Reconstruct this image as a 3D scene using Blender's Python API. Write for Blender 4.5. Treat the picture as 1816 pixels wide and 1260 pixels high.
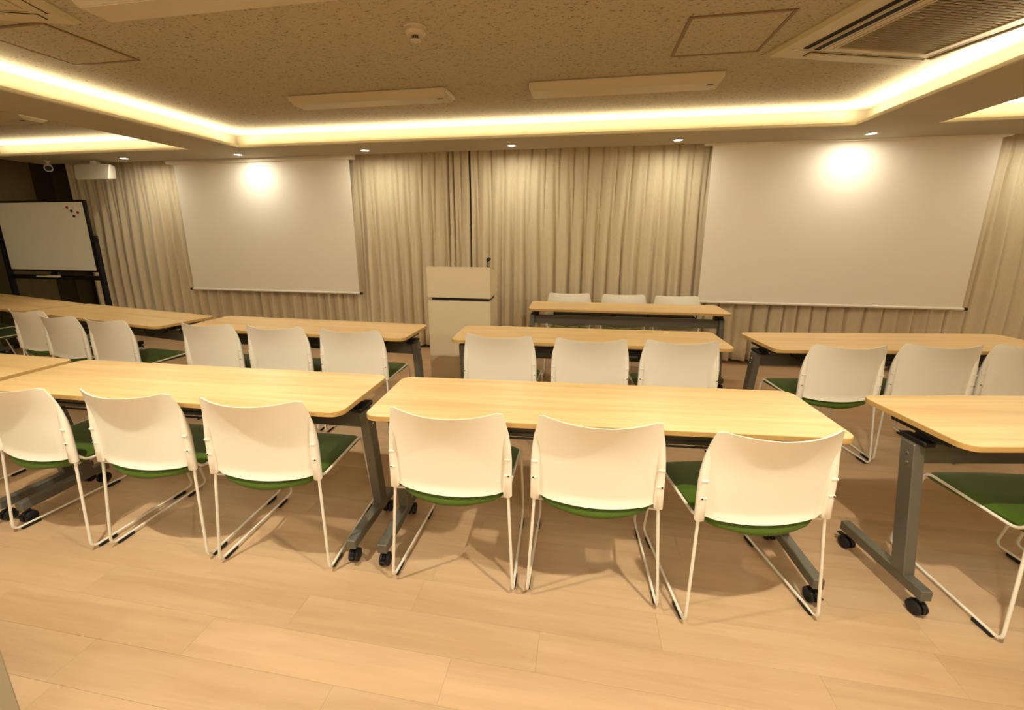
import bpy, bmesh, math, random
from mathutils import Vector, Matrix

for o in list(bpy.data.objects):
    bpy.data.objects.remove(o, do_unlink=True)
sc = bpy.context.scene
COL = sc.collection
random.seed(7)

# ------------------------------------------------------------------ camera
YAW, PITCH, ROLL, CAMH = 0.1698, 0.2223, 0.0013, 1.4106
F_PX, OX, OY = 742.95, -0.2, -50.5
cy_, sy_ = math.cos(YAW), math.sin(YAW)
right0, fwd0, up0 = Vector((cy_, sy_, 0)), Vector((-sy_, cy_, 0)), Vector((0, 0, 1))
fwd = fwd0 * math.cos(PITCH) - up0 * math.sin(PITCH)
up = up0 * math.cos(PITCH) + fwd0 * math.sin(PITCH)
cr = right0 * math.cos(ROLL) + up * math.sin(ROLL)
cu = up * math.cos(ROLL) - right0 * math.sin(ROLL)
cam_d = bpy.data.cameras.new('camera')
cam = bpy.data.objects.new('camera', cam_d)
COL.objects.link(cam)
M = Matrix((cr, cu, -fwd)).transposed().to_4x4()
M.translation = (0, 0, CAMH)
cam.matrix_world = M
cam_d.sensor_fit = 'HORIZONTAL'
cam_d.sensor_width = 36.0
cam_d.lens = F_PX / 1816 * 36.0
cam_d.shift_x = -OX / 1816
cam_d.shift_y = OY / 1816
cam_d.clip_start = 0.02
sc.camera = cam

# ------------------------------------------------------------------ world, exposure, light levels
w = bpy.data.worlds.new('world')
sc.world = w
w.use_nodes = True
w.node_tree.nodes['Background'].inputs[0].default_value = (0.02, 0.017, 0.012, 1)
w.node_tree.nodes['Background'].inputs[1].default_value = 0.3
vs = sc.view_settings
vs.view_transform = 'Standard'
vs.look = 'None'
vs.gamma = 1.0
vs.use_curve_mapping = False
vs.exposure = 0.17
WARM = (1.0, 0.87, 0.60)          # cove tape
SPOT = (1.0, 0.925, 0.725)        # downlights
COVE_W = 6.2                      # watts per metre of cove tape
DOWN_FRONT = 4.3                  # watts per downlight along the curtain
DOWN_REAR = 11.0                  # watts per downlight in the soffit behind the seats
DOWN_MID = 37.0                   # watts per downlight in the main ceiling


# ------------------------------------------------------------------ materials
def lin(c):
    out = []
    for v in c:
        v = v / 255.0
        out.append(v / 12.92 if v <= 0.04045 else ((v + 0.055) / 1.055) ** 2.4)
    return (out[0], out[1], out[2], 1.0)


MATS = {}


def mat(name, rgb, rough=0.5, metal=0.0, spec=0.5, bump=None, vary=None, coord='Object', sheen=0.0):
    """bump = (scale xyz, strength, distance); vary = (scale xyz, amount)"""
    m = bpy.data.materials.new(name)
    m.use_nodes = True
    nt = m.node_tree
    b = nt.nodes['Principled BSDF']
    b.inputs['Base Color'].default_value = lin(rgb)
    b.inputs['Roughness'].default_value = rough
    b.inputs['Metallic'].default_value = metal
    b.inputs['Specular IOR Level'].default_value = spec
    if sheen:
        b.inputs['Sheen Weight'].default_value = sheen
    tc = nt.nodes.new('ShaderNodeTexCoord')

    def noise(scale, detail=3):
        mp = nt.nodes.new('ShaderNodeMapping')
        mp.inputs['Scale'].default_value = scale
        nt.links.new(tc.outputs[coord], mp.inputs['Vector'])
        n = nt.nodes.new('ShaderNodeTexNoise')
        n.inputs['Scale'].default_value = 1.0
        n.inputs['Detail'].default_value = detail
        nt.links.new(mp.outputs['Vector'], n.inputs['Vector'])
        return n
    if vary:
        n = noise(vary[0])
        mr = nt.nodes.new('ShaderNodeMapRange')
        mr.inputs['From Min'].default_value = 0.3
        mr.inputs['From Max'].default_value = 0.7
        mr.inputs['To Min'].default_value = 1 - vary[1]
        mr.inputs['To Max'].default_value = 1 + vary[1]
        nt.links.new(n.outputs['Fac'], mr.inputs['Value'])
        mx = nt.nodes.new('ShaderNodeVectorMath')
        mx.operation = 'SCALE'
        mx.inputs[0].default_value = lin(rgb)[:3]
        nt.links.new(mr.outputs['Result'], mx.inputs['Scale'])
        nt.links.new(mx.outputs['Vector'], b.inputs['Base Color'])
    if bump:
        n = noise(bump[0], 4)
        bp = nt.nodes.new('ShaderNodeBump')
        bp.inputs['Strength'].default_value = bump[1]
        bp.inputs['Distance'].default_value = bump[2]
        nt.links.new(n.outputs['Fac'], bp.inputs['Height'])
        nt.links.new(bp.outputs['Normal'], b.inputs['Normal'])
    MATS[name] = m
    return m


def wood(name, dark, light, grain=(1.6, 26, 26), rough=0.42, perobj=0.0, spec=0.5, bands=0.35):
    """wood grain running along local x"""
    m = bpy.data.materials.new(name)
    m.use_nodes = True
    nt = m.node_tree
    b = nt.nodes['Principled BSDF']
    b.inputs['Roughness'].default_value = rough
    b.inputs['Specular IOR Level'].default_value = spec
    tc = nt.nodes.new('ShaderNodeTexCoord')
    oi = nt.nodes.new('ShaderNodeObjectInfo')
    off = nt.nodes.new('ShaderNodeVectorMath')
    off.operation = 'MULTIPLY_ADD'
    nt.links.new(oi.outputs['Random'], off.inputs[0])
    off.inputs[1].default_value = (37.0, 11.0, 0)
    nt.links.new(tc.outputs['Object'], off.inputs[2])
    mp = nt.nodes.new('ShaderNodeMapping')
    mp.inputs['Scale'].default_value = grain
    nt.links.new(off.outputs['Vector'], mp.inputs['Vector'])
    n = nt.nodes.new('ShaderNodeTexNoise')
    n.inputs['Scale'].default_value = 1.0
    n.inputs['Detail'].default_value = 5
    n.inputs['Roughness'].default_value = 0.62
    n.inputs['Distortion'].default_value = 0.6
    nt.links.new(mp.outputs['Vector'], n.inputs['Vector'])
    mp2 = nt.nodes.new('ShaderNodeMapping')
    mp2.inputs['Scale'].default_value = (grain[0] * 0.35, grain[1] * 0.25, grain[2] * 0.25)
    nt.links.new(off.outputs['Vector'], mp2.inputs['Vector'])
    n2 = nt.nodes.new('ShaderNodeTexNoise')
    n2.inputs['Scale'].default_value = 1.0
    n2.inputs['Detail'].default_value = 2
    nt.links.new(mp2.outputs['Vector'], n2.inputs['Vector'])
    mix = nt.nodes.new('ShaderNodeMix')
    mix.data_type = 'FLOAT'
    mix.inputs[0].default_value = bands
    nt.links.new(n.outputs['Fac'], mix.inputs[2])
    nt.links.new(n2.outputs['Fac'], mix.inputs[3])
    cr_ = nt.nodes.new('ShaderNodeValToRGB')
    cr_.color_ramp.elements[0].position = 0.34
    cr_.color_ramp.elements[0].color = lin(dark)
    cr_.color_ramp.elements[1].position = 0.64
    cr_.color_ramp.elements[1].color = lin(light)
    nt.links.new(mix.outputs[0], cr_.inputs['Fac'])
    last = cr_.outputs['Color']
    if perobj:
        mr = nt.nodes.new('ShaderNodeMapRange')
        mr.inputs['To Min'].default_value = 1 - perobj
        mr.inputs['To Max'].default_value = 1 + perobj
        nt.links.new(oi.outputs['Random'], mr.inputs['Value'])
        vm = nt.nodes.new('ShaderNodeVectorMath')
        vm.operation = 'SCALE'
        nt.links.new(last, vm.inputs[0])
        nt.links.new(mr.outputs['Result'], vm.inputs['Scale'])
        last = vm.outputs['Vector']
    nt.links.new(last, b.inputs['Base Color'])
    MATS[name] = m
    return m


def emit(name, rgb, strength):
    m = bpy.data.materials.new(name)
    m.use_nodes = True
    nt = m.node_tree
    b = nt.nodes['Principled BSDF']
    b.inputs['Base Color'].default_value = (0.8, 0.8, 0.8, 1)
    b.inputs['Emission Color'].default_value = (rgb[0], rgb[1], rgb[2], 1)
    b.inputs['Emission Strength'].default_value = strength
    MATS[name] = m
    return m


wood('table_oak', (222, 184, 124), (246, 216, 162), grain=(1.3, 30, 30), rough=0.36)
mat('table_edge', (196, 158, 96), 0.45, vary=((3, 3, 60), 0.08))
wood('floor_oak', (183, 150, 115), (203, 171, 136), grain=(1.5, 22, 22), rough=0.40, perobj=0.045, bands=0.5)
mat('chair_white', (246, 240, 226), 0.42, bump=((900, 900, 900), 0.04, 0.0006))
mat('rod_white', (240, 234, 220), 0.35)
mat('seat_green', (70, 94, 8), 0.62, spec=0.4, bump=((700, 700, 700), 0.25, 0.0008), vary=((240, 240, 240), 0.16), sheen=0.05)
mat('rubber_black', (18, 17, 16), 0.6)
mat('black_plastic', (14, 13, 12), 0.38)
mat('black_frame', (9, 8, 8), 0.6, spec=0.3)
mat('grey_steel', (104, 101, 90), 0.38, metal=0.25)
mat('dark_steel', (52, 49, 42), 0.42, metal=0.2)
mat('bolt_steel', (190, 186, 176), 0.25, metal=0.9)
mat('curtain_linen', (220, 205, 176), 0.88, spec=0.2, bump=((420, 420, 160), 0.35, 0.0012), vary=((260, 260, 30), 0.05), sheen=0.2)
mat('screen_fabric', (246, 240, 228), 0.75, spec=0.25, bump=((700, 700, 700), 0.06, 0.0005))
mat('casing_white', (232, 224, 208), 0.45)
mat('soffit_paint', (180, 170, 148), 0.8, spec=0.2)
mat('wall_beige', (236, 227, 210), 0.8, spec=0.2, bump=((160, 160, 160), 0.1, 0.001))
mat('baseboard_dark', (34, 24, 20), 0.6)
mat('panel_olive', (86, 76, 46), 0.75, spec=0.2, vary=((30, 30, 4), 0.06))
mat('panel_brown', (46, 36, 18), 0.75, spec=0.2, vary=((30, 30, 4), 0.06))
mat('panel_dark', (60, 50, 26), 0.75, spec=0.2, vary=((30, 30, 4), 0.06))
mat('lectern_cream', (230, 214, 184), 0.5)
mat('board_white', (238, 240, 232), 0.45)
mat('magnet_red', (168, 44, 26), 0.4)
mat('magnet_blue', (24, 24, 74), 0.4)
mat('magnet_black', (26, 22, 30), 0.4)
mat('speaker_grille', (206, 198, 180), 0.7, bump=((500, 500, 500), 0.6, 0.002))
mat('ac_plastic', (190, 178, 146), 0.45)
mat('ac_slat', (186, 174, 142), 0.6)
mat('ac_void', (8, 7, 7), 0.8)
mat('hatch_frame', (128, 106, 74), 0.5, metal=0.2)
mat('partition_grey', (176, 166, 146), 0.7)
mat('lamp_white', (194, 182, 156), 0.4)
mat('lamp_label', (60, 48, 34), 0.5)
emit('led_tape', WARM, 6.0)
emit('downlight_glow', (1.0, 0.93, 0.80), 22.0)

# acoustic ceiling board: pale with short dark worm-holes
m = mat('acoustic_board', (180, 169, 146), 0.9, spec=0.1)
nt = m.node_tree
b = nt.nodes['Principled BSDF']
tc = nt.nodes.new('ShaderNodeTexCoord')
mp = nt.nodes.new('ShaderNodeMapping')
mp.inputs['Scale'].default_value = (52, 120, 1)
nt.links.new(tc.outputs['Object'], mp.inputs['Vector'])
n = nt.nodes.new('ShaderNodeTexNoise')
n.inputs['Scale'].default_value = 1.0
n.inputs['Detail'].default_value = 3.5
n.inputs['Roughness'].default_value = 0.6
n.inputs['Distortion'].default_value = 0.8
nt.links.new(mp.outputs['Vector'], n.inputs['Vector'])
cr_ = nt.nodes.new('ShaderNodeValToRGB')
cr_.color_ramp.elements[0].position = 0.33
cr_.color_ramp.elements[0].color = lin((100, 88, 68))
cr_.color_ramp.elements[1].position = 0.42
cr_.color_ramp.elements[1].color = lin((180, 169, 146))
nt.links.new(n.outputs['Fac'], cr_.inputs['Fac'])
nt.links.new(cr_.outputs['Color'], b.inputs['Base Color'])
bp = nt.nodes.new('ShaderNodeBump')
bp.inputs['Strength'].default_value = 0.5
bp.inputs['Distance'].default_value = 0.004
nt.links.new(cr_.outputs['Color'], bp.inputs['Height'])
nt.links.new(bp.outputs['Normal'], b.inputs['Normal'])


# ------------------------------------------------------------------ mesh helpers
def box(bm, x0, x1, y0, y1, z0, z1, bev=0.0, seg=1):
    g = bmesh.ops.create_cube(bm, size=1.0)
    vs_ = g['verts']
    for v in vs_:
        v.co = Vector(((x0 + x1) / 2 + v.co.x * (x1 - x0), (y0 + y1) / 2 + v.co.y * (y1 - y0), (z0 + z1) / 2 + v.co.z * (z1 - z0)))
    if bev:
        es = list({e for v in vs_ for e in v.link_edges})
        bmesh.ops.bevel(bm, geom=es, offset=bev, segments=seg, profile=0.5, affect='EDGES')
    return bm


def hexa(bm, pts):
    """8 points: bottom 4 ccw, top 4 ccw"""
    v = [bm.verts.new(p) for p in pts]
    for f in ((3, 2, 1, 0), (4, 5, 6, 7), (0, 1, 5, 4), (1, 2, 6, 5), (2, 3, 7, 6), (3, 0, 4, 7)):
        bm.faces.new([v[i] for i in f])


def fillet(pts, r, n=5):
    out = [Vector(pts[0])]
    for i in range(1, len(pts) - 1):
        p0, p1, p2 = Vector(pts[i - 1]), Vector(pts[i]), Vector(pts[i + 1])
        a, c = (p0 - p1), (p2 - p1)
        rr = min(r, a.length * 0.45, c.length * 0.45)
        s, e = p1 + a.normalized() * rr, p1 + c.normalized() * rr
        for k in range(n + 1):
            t = k / n
            out.append(s * (1 - t) ** 2 + p1 * 2 * t * (1 - t) + e * t * t)
    out.append(Vector(pts[-1]))
    return out


def tube(bm, pts, r, seg=8, cap=True):
    pts = [Vector(p) for p in pts]
    d0 = (pts[1] - pts[0]).normalized()
    ref = Vector((0, 0, 1)) if abs(d0.z) < 0.9 else Vector((1, 0, 0))
    nrm = d0.cross(ref).normalized()
    rings = []
    for i, p in enumerate(pts):
        if i == 0:
            d = d0
        elif i == len(pts) - 1:
            d = (pts[i] - pts[i - 1]).normalized()
        else:
            d = ((pts[i + 1] - p).normalized() + (p - pts[i - 1]).normalized()).normalized()
        nrm = (nrm - d * nrm.dot(d)).normalized()
        bn = d.cross(nrm)
        rings.append([bm.verts.new(p + (nrm * math.cos(2 * math.pi * k / seg) + bn * math.sin(2 * math.pi * k / seg)) * r) for k in range(seg)])
    for a, c in zip(rings, rings[1:]):
        for k in range(seg):
            bm.faces.new((a[k], a[(k + 1) % seg], c[(k + 1) % seg], c[k]))
    if cap:
        bm.faces.new(rings[0][::-1])
        bm.faces.new(rings[-1])
    return bm


def lathe(bm, prof, seg=24, mtx=None):
    """prof = [(r, z)...] revolved about z"""
    rings = []
    for r, z in prof:
        if r < 1e-6:
            rings.append([bm.verts.new((0, 0, z))])
        else:
            rings.append([bm.verts.new((r * math.cos(2 * math.pi * k / seg), r * math.sin(2 * math.pi * k / seg), z)) for k in range(seg)])
    for a, c in zip(rings, rings[1:]):
        for k in range(seg):
            k2 = (k + 1) % seg
            if len(a) == 1 and len(c) == 1:
                continue
            if len(a) == 1:
                bm.faces.new((a[0], c[k2], c[k]))
            elif len(c) == 1:
                bm.faces.new((a[k], a[k2], c[0]))
            else:
                bm.faces.new((a[k], a[k2], c[k2], c[k]))
    if mtx is not None:
        bmesh.ops.transform(bm, matrix=mtx, verts=[v for rg in rings for v in rg])
    return bm


def mesh(name, bm, mats, smooth=None):
    bmesh.ops.recalc_face_normals(bm, faces=bm.faces)
    me = bpy.data.meshes.new(name)
    bm.to_mesh(me)
    bm.free()
    for mm in (mats if isinstance(mats, (list, tuple)) else [mats]):
        me.materials.append(MATS[mm])
    if smooth:
        for p in me.polygons:
            p.use_smooth = True
        me.set_sharp_from_angle(angle=math.radians(smooth))
    return me


def obj(name, me, parent=None, loc=None, rz=0.0):
    o = bpy.data.objects.new(name, me)
    COL.objects.link(o)
    if parent is not None:
        o.parent = parent
    if loc is not None:
        o.location = loc
    if rz:
        o.rotation_euler = (0, 0, rz)
    return o


def part(name, bm, mats, parent=None, smooth=None, loc=None):
    return obj(name, mesh(name, bm, mats, smooth), parent, loc)


def thing(name, label, cat, loc=(0, 0, 0), rz=0.0, group=None):
    o = obj(name, None, None, loc, rz)
    return tag(o, label, cat, group)


def tag(o, label, cat, group=None):
    o['label'] = label
    o['category'] = cat
    if group:
        o['group'] = group
    return o


def struct(name, bm, mats, label=None, parent=None, smooth=None):
    o = part(name, bm, mats, parent, smooth)
    if parent is None:
        o['kind'] = 'structure'
    if label:
        o['label'] = label
    return o


def copy_tree(o, parent=None):
    c = o.copy()
    COL.objects.link(c)
    c.parent = parent
    for ch in list(o.children):
        copy_tree(ch, c)
    return c


def NB():
    return bmesh.new()


# ------------------------------------------------------------------ the room
XL, XR, YB, YR = -6.84, 5.40, 4.97, -2.40     # left, right, curtain wall, wall behind the camera
ZS, ZC = 2.24, 2.385                          # soffit and ceiling
YF, YW = 4.031, 4.553                         # soffit lip and soffit edge by the curtain
BL0, BL1, BR0, BR1 = -4.067, -3.516, 2.094, 2.65   # ceiling beams
YRF = -0.62                                   # lip of the soffit behind the camera
SET, LIP = 0.14, 0.03

floor = struct('floor', box(NB(), XL, XR, YR, YB, -0.06, -0.004), 'floor_oak', 'light oak-look plank floor')
PW, PL = 0.148, 0.916
# planks where the photograph lets them be told apart
plank_cache = {}
rowk = 0
for row in range(-2, 8):
    y0 = 0.939 + row * PW
    offs = {0: -0.393, 1: -0.108 - 0.0, 2: -0.60, -1: 0.18, -2: -0.70}.get(row, random.uniform(-0.9, 0))
    if row == 0:
        offs = -0.393
    x = offs - 4 * PL
    while x < 3.0:
        if x + PL > -3.6:
            key = 'p'
            if key not in plank_cache:
                plank_cache[key] = mesh('plank', box(NB(), 0.0002, PL - 0.0002, 0.0002, PW - 0.0002, -0.004, 0.0, 0.0003), 'floor_oak')
            obj('plank', plank_cache[key], floor, (x, y0, 0.0))
        x += PL
# the rest of the floor lies level with the planks
PX0 = -3.6 - PL
far = NB()
yfar = 0.939 + 8 * PW
box(far, XL, XR, yfar, YB, -0.004, 0.0)
ynear = 0.939 - 2 * PW
box(far, XL, XR, YR, ynear, -0.004, 0.0)
box(far, 3.92, XR, ynear, yfar, -0.004, 0.0)
box(far, XL, -4.52, ynear, yfar, -0.004, 0.0)
box(far, -4.52, 3.92, ynear, yfar, -0.004, -0.0016)
fo = part('flooring', far, 'floor_oak', floor)

struct('wall_back', box(NB(), XL, XR, YB, YB + 0.1, 0, 2.7), 'wall_beige')
struct('wall_right', box(NB(), XR, XR + 0.1, YR, YB, 0, 2.7), 'wall_beige')
struct('wall_rear', box(NB(), XL, XR, YR - 0.1, YR, 0, 2.7), 'wall_beige')
wl = struct('wall_left', box(NB(), XL - 0.1, XL - 0.012, YR, YB, 0, 2.7), 'panel_dark', 'dark olive and brown panelled wall')
ys = [-2.4, -1.2, 0.0, 1.0, 1.9, 2.7, 3.35, 3.80, 4.02, 4.42, 4.62, YB]
tones = ['panel_olive', 'panel_brown', 'panel_olive', 'panel_dark', 'panel_olive', 'panel_brown', 'panel_olive', 'panel_dark', 'panel_olive', 'panel_brown', 'panel_dark']
for a, c_, t in zip(ys, ys[1:], tones):
    part('panel', box(NB(), XL - 0.012, XL, a + 0.002, c_ - 0.002, 0.0, 2.6, 0.002), t, wl)
struct('baseboard_back', box(NB(), XL, XR, YB - 0.012, YB, 0, 0.06), 'baseboard_dark')

ceil = struct('ceiling', box(NB(), XL, XR, YR, YW, ZC, ZC + 0.12), 'acoustic_board', 'speckled acoustic ceiling with lit coves')
# soffit by the curtain
s = NB()
box(s, XL, XR, YF, YW, ZS, ZS + 0.012)
box(s, XL, XR, YW - 0.02, YW, ZS + 0.012, 2.70)
box(s, XL, XR, YW, YB, 2.60, 2.70)
for a, c_ in ((XL, BL0), (BL1, BR0), (BR1, XR)):
    box(s, a - SET, c_ + SET, YF + SET, YF + SET + 0.05, ZS + 0.012, ZC)
part('soffit', s, 'soffit_paint', ceil)
# soffit behind the camera
s = NB()
box(s, XL, XR, YR, YRF, ZS, ZS + 0.012)
for a, c_ in ((XL, BL0), (BL1, BR0), (BR1, XR)):
    box(s, a - SET, c_ + SET, YRF - SET - 0.05, YRF - SET, ZS + 0.012, ZC)
part('soffit', s, 'soffit_paint', ceil)
for a, c_ in ((BL0, BL1), (BR0, BR1)):
    s = NB()
    box(s, a, c_, YRF, YF, ZS, ZS + 0.012)
    box(s, a + SET, c_ - SET, YRF - SET, YF + SET, ZS + 0.012, ZC)
    part('beam', s, 'soffit_paint', ceil)
# rounded lips along each cove
def lip(p0, p1, inward):
    """a small stepped lip; inward = unit vector towards the open cove"""
    p0, p1, i = Vector(p0), Vector(p1), Vector(inward)
    bm = NB()
    prof = [(0.0, ZS - 0.002), (0.012, ZS - 0.002), (0.016, ZS + 0.003), (0.016, ZS + 0.013), (0.008, ZS + 0.016), (0.008, ZS + 0.027), (0.005, ZS + LIP), (-0.006, ZS + LIP), (-0.006, ZS + 0.006)]
    rings = []
    for p in (p0, p1):
        rings.append([bm.verts.new((p.x + i.x * a, p.y + i.y * a, z)) for a, z in prof])
    k = len(prof)
    for j in range(k):
        bm.faces.new((rings[0][j], rings[0][(j + 1) % k], rings[1][(j + 1) % k], rings[1][j]))
    bm.faces.new(rings[0])
    bm.faces.new(rings[1][::-1])
    part('cove_lip', bm, 'soffit_paint', ceil, 30)


strips = []   # (p0, p1, name of the place)
for a, c_, nm in ((XL, BL0, 'cove next to the panelled wall'), (BL1, BR0, 'central ceiling cove'), (BR1, XR, 'cove beyond the air conditioner')):
    lip((a, YF, 0), (c_, YF, 0), (0, -1, 0))
    lip((a, YRF, 0), (c_, YRF, 0), (0, 1, 0))
    strips.append(((a, YF + 0.03), (c_, YF + 0.03), -1, 'LED tape along the curtain side of the ' + nm))
    strips.append(((a, YRF - 0.03), (c_, YRF - 0.03), 1, 'LED tape opposite the curtain in the ' + nm))
for x, i, nm in ((BL0, -1, 'LED tape on the cove ledge facing the panelled wall'), (BL1, 1, 'LED tape on the central cove ledge nearer the panelled wall'),
                 (BR0, -1, 'LED tape on the central cove ledge nearer the air conditioner'), (BR1, 1, 'LED tape on the ledge of the cove beyond the air conditioner')):
    lip((x, YRF, 0), (x, YF, 0), (i, 0, 0))
    strips.append(((x - i * 0.03, YRF), (x - i * 0.03, YF), -i, nm))
for (x0, y0), (x1, y1), side, nm in strips:
    L = math.hypot(x1 - x0, y1 - y0)
    t = thing('led_strip', nm, 'light strip', ((x0 + x1) / 2, (y0 + y1) / 2, ZS + 0.012), math.atan2(y1 - y0, x1 - x0), 'cove light strips')
    part('backing', box(NB(), -L / 2, L / 2, -0.006, 0.006, 0, 0.003), 'casing_white', t)
    part('tape', box(NB(), -L / 2, L / 2, -0.004, 0.004, 0.003, 0.006), 'led_tape', t)
    ld = bpy.data.lights.new('cove_light', 'AREA')
    ld.shape = 'RECTANGLE'
    ld.size, ld.size_y = L, 0.02
    ld.energy = COVE_W * L
    ld.color = WARM
    lo = bpy.data.objects.new('cove_light', ld)
    COL.objects.link(lo)
    lo.parent = t
    lo.location = (0, 0, 0.009)
    lo.rotation_euler = (math.pi - side * math.radians(24), 0, 0)      # tilted a little towards the room

# grey edge at the frame's side: guessed partition, kept low for a short shadow
t = thing('low_partition', 'plain grey low partition end standing on bare floor away from the seats', 'partition', (-1.478, 0.62, 0))
part('panel', box(NB(), -0.9, 0.0, -0.03, 0.03, 0.02, 0.44, 0.004), 'partition_grey', t)
part('base_plate', box(NB(), -0.88, -0.02, -0.05, 0.05, 0.0, 0.02, 0.003), 'partition_grey', t)

# ------------------------------------------------------------------ downlights
def downlight(x, y, z, label, watts, group):
    t = thing('downlight', label, 'downlight', (x, y, z), 0, group)
    bm = NB()
    lathe(bm, [(0.036, -0.0005), (0.052, -0.0005), (0.0535, -0.002), (0.052, -0.004), (0.040, -0.0045), (0.036, -0.003), (0.036, -0.0005)], 28)
    part('trim_ring', bm, 'casing_white', t, 35)
    bm = NB()
    lathe(bm, [(0.036, -0.001), (0.0, -0.0012)], 28)
    part('lens', bm, 'downlight_glow', t)
    ld = bpy.data.lights.new('lamp', 'AREA')
    ld.shape = 'DISK'
    ld.size = 0.06
    ld.energy = watts
    ld.color = SPOT
    lo = bpy.data.objects.new('lamp', ld)
    COL.objects.link(lo)
    lo.parent = t
    lo.location = (0, 0, -0.006)
    return t


ORD = ['first', 'second', 'third', 'fourth', 'fifth', 'sixth', 'seventh', 'eighth']
for k, x in enumerate((-5.324, -3.814, -2.303, -0.751, 0.808, 2.388, 3.93)):
    downlight(x, 4.345, ZS, '%s small round downlight from the panelled wall, in the soffit by the curtain' % ORD[k], DOWN_FRONT, 'downlights in the soffit by the curtain')
for k, x in enumerate((-5.324, -3.814, -2.303, -0.751, 0.808, 2.388, 3.93)):
    downlight(x, -1.05, ZS, '%s small round downlight from the panelled wall, in the soffit away from the curtain' % ORD[k], DOWN_REAR, 'downlights in the soffit away from the curtain')
for k, x in enumerate((-1.75, 0.81)):
    downlight(x, 0.72, ZC, 'round downlight in the acoustic ceiling above the seats, %s from the panelled wall' % ORD[k], DOWN_MID, 'downlights in the acoustic ceiling')


# ------------------------------------------------------------------ curtains
def curtain(name, label, x0, x1, seed, y_mid=4.79, deep=()):
    rnd = random.Random(seed)
    P = 0.152
    nx = int((x1 - x0) / 0.0095)
    zs = [0.035, 0.2, 0.5, 0.85, 1.2, 1.5, 1.75, 1.95, 2.08, 2.16, 2.21, 2.26, 2.34, 2.44]
    bm = NB()
    grid = []
    n1 = [rnd.uniform(-1, 1) for _ in range(400)]
    amp = [rnd.uniform(0.75, 1.2) for _ in range(400)]
    for j, z in enumerate(zs):
        t = min(1.0, max(0.0, (2.24 - z) / 1.2))      # 0 at the heading, 1 in the free hanging cloth
        row = []
        for i in range(nx + 1):
            x = x0 + (x1 - x0) * i / nx
            ph = (x - x0) / P
            k = int(math.floor(ph))
            ph2 = ph + 0.16 * t * math.sin(ph * 0.9 + seed) + 0.05 * t * math.sin(z * 2.1 + k)
            c = 0.5 - 0.5 * math.cos(2 * math.pi * ph2)
            a = amp[k % 400] * (0.6 + 0.4 * t)
            heading = -0.022 * (1 - c ** 0.5) ** 2 + 0.050 * max(0, 1 - abs((ph2 % 1.0) - 0.5) / 0.11) ** 1.3
            skew = ph2 % 1.0
            free = 0.052 * (math.sin(2 * math.pi * ph2 + 0.55 * math.sin(2 * math.pi * ph2)) * 0.85 + 0.2 * math.sin(4 * math.pi * ph2 + n1[k % 400]))
            y = y_mid + a * (heading * (1 - t) + free * t)
            for g in deep:
                y += 0.075 * math.exp(-((x - g) / 0.011) ** 2)
            row.append(bm.verts.new((x + 0.012 * t * math.cos(2 * math.pi * ph2), y, z + (0.006 * n1[(k + 3) % 400] if j == 0 else 0))))
        grid.append(row)
    for a_, c_ in zip(grid, grid[1:]):
        for i in range(nx):
            bm.faces.new((a_[i], a_[i + 1], c_[i + 1], c_[i]))
    t = thing(name, label, 'curtain', ((x0 + x1) / 2, y_mid, 0))
    o = part('cloth', bm, 'curtain_linen', t, 80)
    o.location = (-(x0 + x1) / 2, -y_mid, 0)
    md = o.modifiers.new('thickness', 'SOLIDIFY')
    md.thickness = 0.002
    bm = NB()
    box(bm, x0, x1, y_mid - 0.012, y_mid + 0.012, 2.445, 2.47, 0.003)
    o = part('curtain_track', bm, 'casing_white', t)
    o.location = (-(x0 + x1) / 2, -y_mid, 0)
    bm = NB()
    for xx in (x0 + 0.3, (x0 + x1) / 2, x1 - 0.3):
        box(bm, xx - 0.012, xx + 0.012, y_mid - 0.01, y_mid + 0.01, 2.47, 2.60)
    o = part('track_bracket', bm, 'casing_white', t)
    o.location = (-(x0 + x1) / 2, -y_mid, 0)
    return t


curtain('pleated_curtain', 'long beige pleated curtain behind the whiteboard and the smaller projection screen', XL + 0.04, -1.312, 3, 4.79, (-1.50, -1.555))
curtain('pleated_curtain', 'beige pleated curtain behind the three presenter chairs and the larger projection screen', -1.288, XR - 0.04, 11)


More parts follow.
